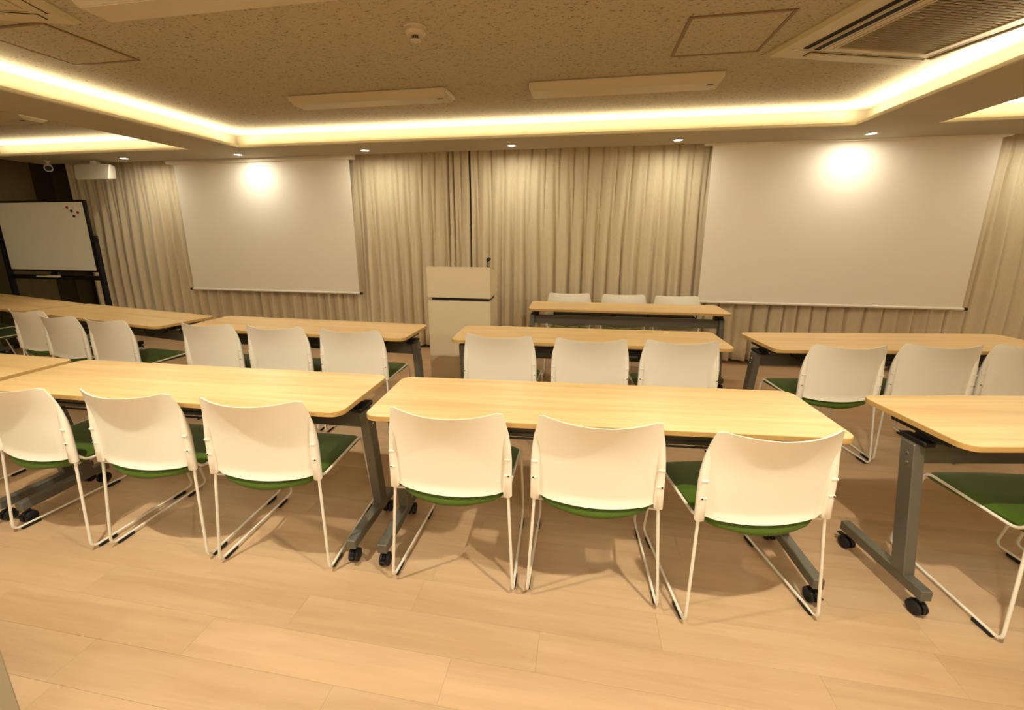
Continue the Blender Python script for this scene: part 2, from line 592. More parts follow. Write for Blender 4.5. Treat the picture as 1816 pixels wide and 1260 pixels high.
# ------------------------------------------------------------------ projection screens
def screen(x0, x1, zt, zb, label, cas_drop):
    ys = 4.613
    t = thing('projection_screen', label, 'screen', ((x0 + x1) / 2, ys, zb))
    hw = (x1 - x0) / 2
    H = zt - zb
    bm = NB()
    nx, nz = 2, 2
    g = []
    for j in range(nz + 1):
        z = H * j / nz
        g.append([bm.verts.new((-hw + 2 * hw * i / nx, 0.0, z)) for i in range(nx + 1)])
    for a, c_ in zip(g, g[1:]):
        for i in range(nx):
            bm.faces.new((a[i], a[i + 1], c_[i + 1], c_[i]))
    bm2 = bm
    o = part('screen_sheet', bm2, 'screen_fabric', t)
    md = o.modifiers.new('thickness', 'SOLIDIFY')
    md.thickness = 0.0015
    bm = NB()
    tube(bm, [(-hw - 0.012, 0, 0.0), (hw + 0.012, 0, 0.0)], 0.013, 12)
    part('bottom_bar', bm, 'rod_white', t, 40)
    for s_ in (-1, 1):
        bm = NB()
        tube(bm, [(s_ * (hw + 0.012), 0, 0), (s_ * (hw + 0.040), 0, 0)], 0.016, 12)
        part('end_cap', bm, 'black_plastic', t, 40)
    bm = NB()
    box(bm, -hw - 0.075, hw + 0.055, -0.042, 0.055, H - 0.004, H + 0.085, 0.012, 3)
    cs = part('roller_casing', bm, 'casing_white', t, 40)
    bm = NB()
    lathe(bm, [(0.0, 0.004), (0.008, 0.003), (0.008, 0)], 10, Matrix.Translation((-hw - 0.06, -0.042, H + 0.045)) @ Matrix.Rotation(math.pi / 2, 4, 'X'))
    part('screw_hole', bm, 'black_plastic', cs)
    return t


screen(-4.955, -2.649, 2.205, 0.690, 'smaller white pull-down projection screen hanging near the whiteboard', 0.05)
screen(1.186, 3.571, 2.236, 0.697, 'larger white pull-down projection screen hanging behind the presenter table', 0.02)


# ------------------------------------------------------------------ lectern and microphone
t = thing('lectern', 'cream box lectern with slanted top and a dark shadow gap below its head', 'lectern', (-1.09, 3.705, 0))
bm = NB()
box(bm, -0.288, 0.288, -0.150, 0.150, 0, 0.808, 0.003)
part('body', bm, 'lectern_cream', t)
bm = NB()
box(bm, -0.262, 0.262, -0.112, 0.135, 0.808, 0.836)
part('shadow_gap', bm, 'black_plastic', t)
bm = NB()
hexa(bm, [(-0.29, -0.155, 0.836), (0.29, -0.155, 0.836), (0.29, 0.155, 0.862), (-0.29, 0.155, 0.862), (-0.29, -0.155, 1.112), (0.29, -0.155, 1.112), (0.29, 0.155, 1.045), (-0.29, 0.155, 1.045)])
bmesh.ops.bevel(bm, geom=list(bm.edges), offset=0.003, segments=1, affect='EDGES')
part('head', bm, 'lectern_cream', t)
t = thing('gooseneck_microphone', 'small black gooseneck microphone standing on the lectern', 'microphone', (-0.845, 3.63, 1.095))
bm = NB()
lathe(bm, [(0, 0.012), (0.016, 0.012), (0.02, 0.006), (0.02, -0.012), (0, -0.012)], 16)
part('base', bm, 'black_plastic', t, 40)
bm = NB()
tube(bm, fillet([(0, 0, 0), (0, 0, 0.05), (0.012, 0.015, 0.075)], 0.02), 0.0045, 8)
part('neck', bm, 'black_plastic', t, 60)
bm = NB()
lathe(bm, [(0, -0.022), (0.010, -0.02), (0.0155, -0.008), (0.0165, 0.006), (0.012, 0.019), (0, 0.024)], 14, Matrix.Translation((0.010, 0.012, 0.078)) @ Matrix.Rotation(0.95, 4, 'Y') @ Matrix.Rotation(-0.4, 4, 'X'))
part('capsule', bm, 'rubber_black', t, 60)


# ------------------------------------------------------------------ tables
TW, TD, TH = 1.777, 0.45, 0.72
FX = 0.865


def rounded_slab(bm, w_, d_, z0, z1, r, n=6):
    pts = []
    for cx, cy, a0 in ((w_ / 2 - r, d_ / 2 - r, 0), (-w_ / 2 + r, d_ / 2 - r, 90), (-w_ / 2 + r, -d_ / 2 + r, 180), (w_ / 2 - r, -d_ / 2 + r, 270)):
        for k in range(n + 1):
            a = math.radians(a0 + 90 * k / n)
            pts.append((cx + r * math.cos(a), cy + r * math.sin(a)))
    e = 0.0015

    def ring(z, inset):
        out = []
        for x, y in pts:
            v = Vector((x, y, 0))
            s1 = (w_ / 2 - inset) / (w_ / 2)
            s2 = (d_ / 2 - inset) / (d_ / 2)
            out.append(bm.verts.new((x * s1, y * s2, z)))
        return out
    rs = [ring(z0, e), ring(z0 + e, 0), ring(z1 - e, 0), ring(z1, e)]
    k = len(pts)
    for a, c_ in zip(rs, rs[1:]):
        for i in range(k):
            f = bm.faces.new((a[i], a[(i + 1) % k], c_[(i + 1) % k], c_[i]))
            f.material_index = 1
    bm.faces.new(rs[-1]).material_index = 0
    bm.faces.new(rs[0][::-1]).material_index = 0


def make_table():
    t = thing('folding_table', 'table', 'table', (0, 0, 0), 0, 'oak-top folding tables on castors')
    bm = NB()
    rounded_slab(bm, TW, TD, TH - 0.021, TH, 0.048)
    part('tabletop', bm, ['table_oak', 'table_edge'], t)
    wheel_me = hood_me = lever_me = None
    for s_ in (-1, 1):
        x = s_ * FX
        bm = NB()
        hexa(bm, [(x - 0.022, 0.062, 0.115), (x + 0.022, 0.062, 0.115), (x + 0.022, 0.122, 0.115), (x - 0.022, 0.122, 0.115),
                  (x - 0.022, -0.010, 0.632), (x + 0.022, -0.010, 0.632), (x + 0.022, 0.050, 0.632), (x - 0.022, 0.050, 0.632)])
        bmesh.ops.bevel(bm, geom=list(bm.edges), offset=0.003, segments=1, affect='EDGES')
        part('column', bm, 'grey_steel', t)
        bm = NB()
        box(bm, x - 0.021, x + 0.021, -0.198, 0.198, 0.076, 0.119, 0.003)
        part('foot', bm, 'grey_steel', t)
        bm = NB()
        box(bm, x - s_ * 0.012 - 0.020, x - s_ * 0.012 + 0.020, -0.035, 0.075, 0.632, 0.652, 0.003)
        box(bm, x - s_ * 0.035 - 0.016, x - s_ * 0.035 + 0.016, -0.11, 0.13, 0.664, 0.6985, 0.003)
        lathe(bm, [(0, -0.018), (0.03, -0.018), (0.03, 0.018), (0, 0.018)], 14, Matrix.Translation((x - s_ * 0.045, 0.02, 0.645)) @ Matrix.Rotation(math.pi / 2, 4, 'Y'))
        part('hinge_bracket', bm, 'black_plastic', t, 40)
        for k, (bx_, bz) in enumerate(((0.03, 0.59), (0.036, 0.555))):
            bm = NB()
            lathe(bm, [(0, 0.004), (0.005, 0.003), (0.006, 0)], 10, Matrix.Translation((x + s_ * 0.022, bx_, bz)) @ Matrix.Rotation(s_ * math.pi / 2, 4, 'Y'))
            part('bolt', bm, 'bolt_steel', t)
        for y, lock in ((-0.170, True), (0.172, False)):
            if wheel_me is None:
                bm = NB()
                lathe(bm, [(0, -0.009), (0.02, -0.009), (0.027, -0.006), (0.0285, 0), (0.027, 0.006), (0.02, 0.009), (0, 0.009)], 18, Matrix.Rotation(math.pi / 2, 4, 'Y'))
                wheel_me = mesh('wheel', bm, 'rubber_black', 35)
                bm = NB()
                seg = 9
                rin, rout = 0.019, 0.031
                prof = []
                for k in range(seg + 1):
                    a = math.radians(-15 + 200 * k / seg)
                    prof.append((a,))
                vi = []
                for (a,) in prof:
                    vi.append([bm.verts.new((xx, r * math.cos(a), r * math.sin(a))) for xx, r in ((-0.004, rin), (0.004, rin), (0.004, rout), (-0.004, rout))])
                for a, c_ in zip(vi, vi[1:]):
                    for i in range(4):
                        bm.faces.new((a[i], a[(i + 1) % 4], c_[(i + 1) % 4], c_[i]))
                bm.faces.new(vi[0])
                bm.faces.new(vi[-1][::-1])
                tube(bm, [(0, 0.004, 0.028), (0, 0.004, 0.052)], 0.008, 10)
                hood_me = mesh('castor', bm, 'black_plastic', 35)
                bm = NB()
                box(bm, -0.012, 0.012, -0.046, -0.02, 0.016, 0.022, 0.002)
                lever_me = mesh('brake_lever', bm, 'black_plastic')
            ca = obj('castor', hood_me, t, (x, y, 0.0285), 0.10 if lock else 0.06)
            obj('wheel', wheel_me, ca, (-0.0135, 0, 0))
            obj('wheel', wheel_me, ca, (0.0135, 0, 0))
            if lock:
                obj('brake_lever', lever_me, ca, (0, 0, 0))
    bm = NB()
    box(bm, -FX + 0.022, FX - 0.022, 0.006, 0.034, 0.545, 0.628, 0.003)
    part('crossbeam', bm, 'grey_steel', t)
    bm = NB()
    box(bm, -FX + 0.05, FX - 0.05, -0.01, 0.03, 0.664, 0.697, 0.003)
    part('flip_bar', bm, 'dark_steel', t)
    # wire shelf under the top
    xs = 0.66
    z = 0.628
    for y in (-0.165, -0.115, -0.065, -0.02):
        part('shelf_rod', tube(NB(), [(-xs, y, z), (xs, y, z)], 0.0045, 6), 'dark_steel', t, 60)
    for x in (-xs, -0.22, 0.22, xs):
        part('shelf_bracket', tube(NB(), fillet([(x, -0.175, z + 0.072), (x, -0.165, z - 0.007), (x, -0.02, z - 0.007), (x, 0.0, z + 0.05)], 0.02), 0.0045, 6), 'dark_steel', t, 60)
    return t


TABLES = {
    '1L': (-1.812, 1.584, 0.025, 'second-row oak-top folding table, third from the panelled wall'),
    '1C': (0.052, 1.660, 0.065, 'second-row oak-top folding table behind the one facing the presenter table'),
    '1R': (2.114, 1.865, 0.165 + math.pi, 'second-row oak-top folding table behind the one facing the larger screen'),
    '1Z': (-3.650, 1.588, -0.037, 'second-row oak-top folding table, second from the panelled wall'),
    '2B': (-2.045, 2.762, -0.015, 'front-row oak-top folding table ending beside the lectern, facing the smaller screen'),
    '2C': (0.029, 2.817, 0.049, 'front-row oak-top folding table facing the presenter table'),
    '2D': (2.005, 3.015, 0.146, 'front-row oak-top folding table facing the larger projection screen'),
    '2A': (-3.946, 2.911, -0.178, 'front-row oak-top folding table, second from the panelled wall'),
    '2Z': (-5.710, 3.262, -0.224, 'front-row oak-top folding table nearest the whiteboard and panelled wall'),
    'P': (0.386, 4.020, 0.024 + math.pi, 'presenter oak-top folding table by the curtain, beside the lectern'),
}
proto = make_table()
for k, (nm, (x, y, th, lab)) in enumerate(TABLES.items()):
    o = proto if k == 0 else copy_tree(proto)
    o.location = (x, y, 0)
    o.rotation_euler = (0, 0, th)
    o['label'] = lab


# ------------------------------------------------------------------ chairs
def back_y(z):
    tt = max(0.0, (z - 0.60) / 0.184)
    return -0.2194 - 0.0357 * tt ** 2


def back_hw(z):
    return 0.2410 - 0.0325 * max(0.0, (z - 0.56) / 0.224) ** 1.8


def make_chair():
    t = thing('stacking_chair', 'chair', 'chair', (0, 0, 0), 0, 'white stacking chairs with green seats')
    R = 0.0058
    for s_ in (-1, 1):
        pts = [(s_ * 0.2275, -0.219, 0.54), (s_ * 0.2270, -0.2195, 0.428), (s_ * 0.249, -0.249, 0.017), (s_ * 0.233, 0.246, 0.017), (s_ * 0.231, 0.158, 0.424), (s_ * 0.218, -0.175, 0.410), (s_ * 0.225, -0.215, 0.46)]
        bm = NB()
        tube(bm, fillet(pts, 0.032, 5), R, 8)
        sf = part('side_frame', bm, 'rod_white', t, 60)
        for y, L in ((-0.185, 0.036), (0.165, 0.032)):
            bm = NB()
            xx = s_ * (0.250 - 0.017 * (y + 0.249) / 0.495)
            box(bm, xx - 0.008, xx + 0.008, y - L, y + L, 0.0, 0.0165, 0.004, 2)
            part('rubber_foot', bm, 'rubber_black', t, 40)
    bm = NB()
    tube(bm, [(-0.231, 0.164, 0.395), (0.231, 0.164, 0.395)], R * 0.9, 8)
    part('crossbar', bm, 'rod_white', t, 60)
    bm = NB()
    tube(bm, fillet([(-0.227, -0.216, 0.418), (-0.195, -0.185, 0.398), (0.195, -0.185, 0.398), (0.227, -0.216, 0.418)], 0.03), R * 0.9, 8)
    part('crossbar', bm, 'rod_white', t, 60)
    # seat
    bm = NB()
    nu, nv = 20, 20
    top, bot = [], []

    def plan(u, v):
        y = -0.238 + v * (0.180 + 0.238)
        hw = 0.200 + 0.024 * min(1, v * 1.6)
        if v < 0.12:
            hw *= (1 - (1 - v / 0.12) ** 2 * 0.22)
        if v > 0.9:
            hw *= (1 - ((v - 0.9) / 0.1) ** 2 * 0.06)
        y2 = y - 0.022 * (1 - u * u) * (1 - v) ** 2 + 0.010 * (1 - u * u) * v ** 3
        return u * hw, y2
    for j in range(nv + 1):
        v = j / nv
        r1, r2 = [], []
        for i in range(nu + 1):
            u = -1 + 2 * i / nu
            x, y = plan(u, v)
            edge = max(abs(u), abs(2 * v - 1))
            rnd = 0.012 * max(0, (edge - 0.86) / 0.14) ** 2
            ztop = 0.434 - 0.012 * (1 - u * u) * (1 - v) + 0.0 * u - rnd - 0.020 * max(0, (v - 0.82) / 0.18) ** 2 - 0.010 * max(0, 1 - v / 0.2) ** 2
            zbot = 0.397 - 0.022 * (1 - u * u) * (1 - 0.6 * v) + 0.008 * max(0, (edge - 0.8) / 0.2) ** 2 - 0.008 * v
            r1.append(bm.verts.new((x, y, ztop)))
            r2.append(bm.verts.new((x * 0.985, y * 0.99, min(zbot, ztop - 0.01))))
        top.append(r1)
        bot.append(r2)
    for j in range(nv):
        for i in range(nu):
            bm.faces.new((top[j][i], top[j][i + 1], top[j + 1][i + 1], top[j + 1][i]))
            bm.faces.new((bot[j][i], bot[j + 1][i], bot[j + 1][i + 1], bot[j][i + 1]))
    for j in range(nv):
        bm.faces.new((top[j][0], top[j + 1][0], bot[j + 1][0], bot[j][0]))
        bm.faces.new((top[j][nu], bot[j][nu], bot[j + 1][nu], top[j + 1][nu]))
    for i in range(nu):
        bm.faces.new((top[0][i], bot[0][i], bot[0][i + 1], top[0][i + 1]))
        bm.faces.new((top[nv][i], top[nv][i + 1], bot[nv][i + 1], bot[nv][i]))
    se = part('seat', bm, 'seat_green', t, 70)
    # backrest shell
    bm = NB()
    nu, nv = 24, 18
    fr, bk = [], []
    for j in range(nv + 1):
        v = j / nv
        a, c_ = [], []
        for i in range(nu + 1):
            u = -1 + 2 * i / nu
            cen = 1 - u * u
            zb = 0.447 - 0.022 * cen
            zt = 0.784 - 0.018 * cen - 0.010 * max(0, (abs(u) - 0.94) / 0.06) ** 2
            z = zb + (zt - zb) * v
            hw = back_hw(z)
            x = u * hw
            bulge = -0.030 * cen * (0.75 + 1.20 * v * v)
            # the shell steps forward beside the sleeves low down
            step = 0.012 * (1 - min(1, v / 0.75)) * (1 - abs(abs(u) - 0.88) / 0.12 if abs(abs(u) - 0.88) < 0.12 else 0)
            y = back_y(z) + bulge + step - 0.012 * max(0, 1 - v / 0.08) ** 2 * cen
            th = 0.0065
            a.append(bm.verts.new((x, y + th / 2, z)))
            c_.append(bm.verts.new((x, y - th / 2, z)))
        fr.append(a)
        bk.append(c_)
    for j in range(nv):
        for i in range(nu):
            bm.faces.new((fr[j][i], fr[j][i + 1], fr[j + 1][i + 1], fr[j + 1][i]))
            bm.faces.new((bk[j][i], bk[j + 1][i], bk[j + 1][i + 1], bk[j][i + 1]))
        bm.faces.new((fr[j][0], fr[j + 1][0], bk[j + 1][0], bk[j][0]))
        bm.faces.new((fr[j][nu], bk[j][nu], bk[j + 1][nu], fr[j + 1][nu]))
    for i in range(nu):
        bm.faces.new((fr[0][i], bk[0][i], bk[0][i + 1], fr[0][i + 1]))
        bm.faces.new((fr[nv][i], fr[nv][i + 1], bk[nv][i + 1], bk[nv][i]))
    bmesh.ops.recalc_face_normals(bm, faces=bm.faces)
    back = part('backrest', bm, 'chair_white', t, 50)
    for s_ in (-1, 1):
        bm = NB()
        rings = []
        n = 12
        for z, rx, ry in ((0.428, 0.0150, 0.0135), (0.430, 0.0168, 0.0150), (0.50, 0.0170, 0.0150), (0.58, 0.0168, 0.0145), (0.62, 0.0160, 0.0125), (0.655, 0.0140, 0.0085), (0.68, 0.011, 0.005), (0.70, 0.006, 0.003)):
            cx = s_ * (back_hw(z) + 0.0015 - rx)
            cyy = back_y(z) - 0.002
            rings.append([bm.verts.new((cx + rx * (abs(math.cos(2 * math.pi * k / n)) ** 0.7) * (1 if math.cos(2 * math.pi * k / n) >= 0 else -1), cyy + ry * math.sin(2 * math.pi * k / n), z)) for k in range(n)])
        for a, c_ in zip(rings, rings[1:]):
            for k in range(n):
                bm.faces.new((a[k], a[(k + 1) % n], c_[(k + 1) % n], c_[k]))
        bm.faces.new(rings[0][::-1])
        bm.faces.new(rings[-1])
        part('sleeve', bm, 'chair_white', back, 50)
        for z in (0.585, 0.520):
            bm = NB()
            xx = s_ * 0.2260
            yy = back_y(z) - 0.0165
            box(bm, xx - 0.0115, xx + 0.0115, yy - 0.0022, yy + 0.004, z - 0.004, z + 0.004, 0.0018, 2)
            part('rib', bm, 'chair_white', back, 50)
        bm = NB()
        lathe(bm, [(0, 0.001), (0.0034, 0.001), (0.0036, 0)], 10, Matrix.Translation((s_ * 0.2310, back_y(0.52) - 0.019, 0.52)) @ Matrix.Rotation(math.pi / 2, 4, 'X'))
        part('screw', bm, 'dark_steel', back)
    return t


def from_tops(x0, y0, x1, y1, flip=False, k=1.018):
    """pose of a chair from the two top corners of its back"""
    # corners were measured for a height of 0.80 m; k brings them to the height of the backs
    x0, y0, x1, y1 = x0 * k, y0 * k, x1 * k, y1 * k
    th = math.atan2(y1 - y0, x1 - x0)
    mx, my = (x0 + x1) / 2, (y0 + y1) / 2
    f = Vector((-math.sin(th), math.cos(th)))
    if flip:
        return (mx - f[0] * 0.2551, my - f[1] * 0.2551, th + math.pi)
    return (mx + f[0] * 0.2551, my + f[1] * 0.2551, th)


CH = []
a = 'white green-seated chair, '
CH.append(((-3.51, 1.548, 0.0), a + 'at the second-row table second from the panelled wall'))
CH.append(((-2.375, 1.542, -0.058), a + 'first from the panelled wall at the third second-row table'))
CH.append(((-1.833, 1.565, 0.025), a + 'middle of three at the third second-row table'))
CH.append(((-1.279, 1.579, 0.077), a + 'last of three at the third second-row table'))
CH.append(((-0.486, 1.612, 0.025), a + 'nearest the panelled wall at the second-row table behind the presenters'))
CH.append(((0.067, 1.634, 0.028), a + 'middle of three at the second-row table behind the presenters'))
CH.append(((0.607, 1.638, 0.200), a + 'turned slightly, last of three at that second-row table'))
CH.append(((1.705, 1.734, 0.12), a + 'first at the second-row table behind the larger screen row'))
CH.append(((2.262, 1.810, 0.15), a + 'second at the second-row table behind the larger screen row'))
fl = 'front-row table '
CH.append(((-6.22, 3.30, -0.224), a + 'beside the panelled wall at the table nearest the whiteboard'))
CH.append(((-5.70, 3.12, -0.224), a + 'one place from the wall at the table nearest the whiteboard'))
CH.append(((-4.515, 2.930, -0.10), a + 'first of three at the second front-row table from the wall'))
CH.append(((-4.003, 2.800, -0.12), a + 'middle of three at the second front-row table from the wall'))
CH.append(((-3.480, 2.745, -0.11), a + 'last of three at the second front-row table from the wall'))
CH.append(((-2.624, 2.742, -0.02), a + 'first of three at the front-row table beside the lectern'))
CH.append((from_tops(-2.255, 2.438, -1.844, 2.446), a + 'middle of three at the front-row table beside the lectern'))
CH.append((from_tops(-1.700, 2.434, -1.295, 2.447), a + 'last of three, nearest the lectern, at its front-row table'))
CH.append((from_tops(-0.710, 2.473, -0.308, 2.463), a + 'first of three at the front-row table facing the presenters'))
CH.append((from_tops(-0.146, 2.455, 0.262, 2.485), a + 'middle of three at the front-row table facing the presenters'))
CH.append((from_tops(0.387, 2.504, 0.793, 2.542), a + 'last of three at the front-row table facing the presenters'))
CH.append((from_tops(1.311, 2.555, 1.704, 2.612), a + 'first of three at the front-row table facing the larger screen'))
CH.append((from_tops(1.834, 2.668, 2.242, 2.705), a + 'middle of three at the front-row table facing the larger screen'))
CH.append((from_tops(2.345, 2.742, 2.750, 2.795), a + 'last of three at the front-row table facing the larger screen'))
CH.append((from_tops(-0.345, 4.335, 0.061, 4.355, True, 1.020), 'white chair behind the presenter table, nearest the lectern, facing the room'))
CH.append((from_tops(0.197, 4.345, 0.614, 4.360, True, 1.020), 'white chair behind the presenter table, middle of three, facing the room'))
CH.append((from_tops(0.711, 4.332, 1.124, 4.356, True, 1.020), 'white chair behind the presenter table, nearest the larger screen, facing the room'))
proto = make_chair()
for k, ((x, y, th), lab) in enumerate(CH):
    o = proto if k == 0 else copy_tree(proto)
    o.location = (x, y, 0)
    o.rotation_euler = (0, 0, th)
    o['label'] = lab
    if 'presenter table' in lab:
        o['group'] = 'presenter chairs'

# ------------------------------------------------------------------ whiteboard
WX0, WX1, WY = -6.585, -5.325, 3.85
t = thing('whiteboard', 'mobile whiteboard in a black frame standing before the panelled wall', 'whiteboard', ((WX0 + WX1) / 2, WY, 0))
hw = (WX1 - WX0) / 2
zb, zt = 0.965, 1.742
bm = NB()
box(bm, -hw + 0.02, hw - 0.02, -0.006, 0.012, zb + 0.015, zt - 0.015)
part('board', bm, 'board_white', t)
for (x0, x1, z0, z1) in ((-hw, hw, zt - 0.022, zt), (-hw, hw, zb, zb + 0.018), (-hw, -hw + 0.024, zb + 0.018, zt - 0.022), (hw - 0.024, hw, zb + 0.018, zt - 0.022)):
    part('frame_bar', box(NB(), x0, x1, -0.014, 0.016, z0, z1, 0.002), 'black_frame', t)
for s_ in (-1, 1):
    part('post', box(NB(), s_ * (hw + 0.022) - 0.020, s_ * (hw + 0.022) + 0.020, -0.02, 0.025, 0.10, 1.37, 0.003), 'black_frame', t)
    ft = part('foot', box(NB(), s_ * (hw + 0.022) - 0.022, s_ * (hw + 0.022) + 0.022, -0.28, 0.28, 0.065, 0.105, 0.004), 'black_frame', t)
    bm = NB()
    lathe(bm, [(0, 0.0), (0.014, 0.0), (0.014, 0.012), (0.009, 0.02), (0, 0.02)], 14, Matrix.Translation((s_ * (hw + 0.042), 0, 1.34)) @ Matrix.Rotation(s_ * math.pi / 2, 4, 'Y'))
    part('pivot_knob', bm, 'black_plastic', t, 40)
    for y in (-0.25, 0.25):
        bm = NB()
        lathe(bm, [(0, -0.018), (0.026, -0.018), (0.03, -0.012), (0.03, 0.012), (0.026, 0.018), (0, 0.018)], 16, Matrix.Translation((s_ * (hw + 0.022), y, 0.03)) @ Matrix.Rotation(math.pi / 2, 4, 'Y'))
        tube(bm, [(s_ * (hw + 0.022), y, 0.03), (s_ * (hw + 0.022), y, 0.07)], 0.01, 8)
        part('castor', bm, 'rubber_black', ft, 40)
part('crossbar', box(NB(), -hw, hw, -0.018, 0.022, 0.875, 0.922, 0.003), 'black_frame', t)
part('tray', box(NB(), -0.30, 0.34, -0.085, -0.018, 0.893, 0.903, 0.002), 'black_frame', t)
bm = NB()
hexa(bm, [(-0.06, -0.012, 0.92), (0.05, -0.012, 0.92), (0.05, 0.014, 0.92), (-0.06, 0.014, 0.92), (-0.03, -0.012, zb + 0.004), (0.02, -0.012, zb + 0.004), (0.02, 0.014, zb + 0.004), (-0.03, 0.014, zb + 0.004)])
part('lock_catch', bm, 'black_plastic', t)
o = part('board_eraser', box(NB(), -0.075, 0.075, -0.02, 0.02, 0, 0.022, 0.006, 2), 'casing_white', None, 40, (WX0 + hw + 0.06, WY - 0.056, 0.9035))
tag(o, 'white board eraser lying on the whiteboard tray', 'eraser')
o = part('marker_pen', tube(NB(), [(-0.065, 0, 0), (0.065, 0, 0)], 0.008, 10), 'casing_white', None, 50, (WX0 + hw - 0.12, WY - 0.052, 0.911))
tag(o, 'white marker pen lying on the whiteboard tray', 'marker')
bm = NB()
lathe(bm, [(0, -0.008), (0.013, -0.007), (0.015, -0.004), (0.015, 0), (0, 0)], 14, Matrix.Rotation(math.pi / 2, 4, 'X') @ Matrix.Rotation(math.pi, 4, 'X'))
mag = {c: None for c in ('magnet_red', 'magnet_blue', 'magnet_black')}
base_me = mesh('magnet', bm, 'magnet_red', 40)
for (px_, pz_, c_, lab) in ((-0.246, -0.078, 'magnet_red', 'round red magnet on the whiteboard, farthest from its edge'), (-0.196, -0.115, 'magnet_blue', 'round dark blue magnet on the whiteboard between the others'),
                            (-0.115, -0.134, 'magnet_red', 'round red magnet on the whiteboard, close to its upright edge'), (-0.175, -0.170, 'magnet_black', 'round black magnet on the whiteboard, lowest of the cluster'),
                            (-0.165, -0.080, 'casing_white', 'round pale magnet on the whiteboard, topmost of the cluster')):
    me = base_me.copy()
    me.materials.clear()
    me.materials.append(MATS[c_])
    o = obj('magnet', me, None, (WX1 + px_, WY - 0.006, zt + pz_))
    tag(o, lab, 'magnet', 'magnets on the whiteboard')

# ------------------------------------------------------------------ wall speaker and security camera
t = thing('wall_speaker', 'white box loudspeaker with grille hanging from the soffit before the curtain', 'speaker', (-5.87, 4.44, ZS), 0.10)
bm = NB()
box(bm, -0.035, 0.035, -0.03, 0.03, -0.05, 0.0, 0.004)
part('bracket', bm, 'casing_white', t)
bm = NB()
hexa(bm, [(-0.222, -0.075, -0.225), (0.222, -0.075, -0.225), (0.150, 0.085, -0.205), (-0.150, 0.085, -0.205), (-0.238, -0.045, -0.042), (0.238, -0.045, -0.042), (0.165, 0.085, -0.045), (-0.165, 0.085, -0.045)])
bmesh.ops.bevel(bm, geom=list(bm.edges), offset=0.012, segments=3, affect='EDGES')
cab = part('cabinet', bm, 'casing_white', t, 40)
bm = NB()
hexa(bm, [(-0.208, -0.0795, -0.213), (0.208, -0.0795, -0.213), (0.208, -0.07, -0.213), (-0.208, -0.07, -0.213), (-0.222, -0.0515, -0.055), (0.222, -0.0515, -0.055), (0.222, -0.042, -0.055), (-0.222, -0.042, -0.055)])
part('grille', bm, 'speaker_grille', t)

t = thing('security_camera', 'small white bullet security camera mounted on the soffit near the panelled wall', 'camera', (-6.42, 4.33, ZS), 0.98)
bm = NB()
lathe(bm, [(0, 0), (0.03, 0), (0.03, -0.008), (0.012, -0.014), (0.012, -0.05), (0, -0.05)], 18)
part('mount', bm, 'casing_white', t, 40)
bm = NB()
mx_ = Matrix.Translation((0, -0.01, -0.075)) @ Matrix.Rotation(math.radians(115), 4, 'X')
lathe(bm, [(0, -0.05), (0.03, -0.045), (0.036, -0.03), (0.038, 0.03), (0.040, 0.045), (0.034, 0.045), (0.032, 0.03), (0, 0.03)], 20, mx_)
part('housing', bm, 'casing_white', t, 40)
bm = NB()
lathe(bm, [(0, 0.040), (0.030, 0.038), (0.032, 0.03)], 20, mx_)
part('lens', bm, 'black_plastic', t, 40)

# ------------------------------------------------------------------ ceiling fittings
# batten lamps (unlit)
def batten(x0, x1, y0, y1, label, rz=0.0):
    L, W_ = x1 - x0, y1 - y0
    t = thing('ceiling_batten_light', label, 'ceiling light', ((x0 + x1) / 2, (y0 + y1) / 2, ZC), rz, 'unlit batten lights on the ceiling')
    bm = NB()
    hexa(bm, [(-L / 2 + 0.008, -W_ / 2 + 0.055, -0.052), (L / 2 - 0.008, -W_ / 2 + 0.055, -0.052), (L / 2 - 0.008, W_ / 2 - 0.055, -0.052), (-L / 2 + 0.008, W_ / 2 - 0.055, -0.052),
              (-L / 2, -W_ / 2, -0.006), (L / 2, -W_ / 2, -0.006), (L / 2, W_ / 2, -0.006), (-L / 2, W_ / 2, -0.006)])
    bmesh.ops.bevel(bm, geom=list(bm.edges), offset=0.004, segments=2, affect='EDGES')
    part('diffuser', bm, 'lamp_white', t, 30)
    part('base', box(NB(), -L / 2 + 0.01, L / 2 - 0.01, -W_ / 2 + 0.01, W_ / 2 - 0.01, -0.006, 0.0), 'lamp_white', t)
    for s_ in (-1, 1):
        part('end_plate', box(NB(), s_ * (L / 2 - 0.002) - 0.004, s_ * (L / 2 - 0.002) + 0.004, -W_ / 2 + 0.03, W_ / 2 - 0.03, -0.03, -0.002, 0.002), 'casing_white', t)
    part('sensor_window', box(NB(), L / 2 - 0.085, L / 2 - 0.045, -0.045, -0.025, -0.0535, -0.051), 'lamp_label', t)
    return t


batten(-2.20, -0.99, 3.035, 3.285, 'white batten ceiling light, unlit, towards the curtain on the smaller screen side')
batten(-0.41, 0.815, 3.035, 3.300, 'white batten ceiling light, unlit, towards the curtain beside the air conditioner')
batten(-2.16, -0.94, 1.630, 1.870, 'white batten ceiling light, unlit, between the smoke detector and the turned air conditioner')
batten(-6.05, -4.70, 3.02, 3.27, 'white batten ceiling light, unlit, in the cove next to the panelled wall')

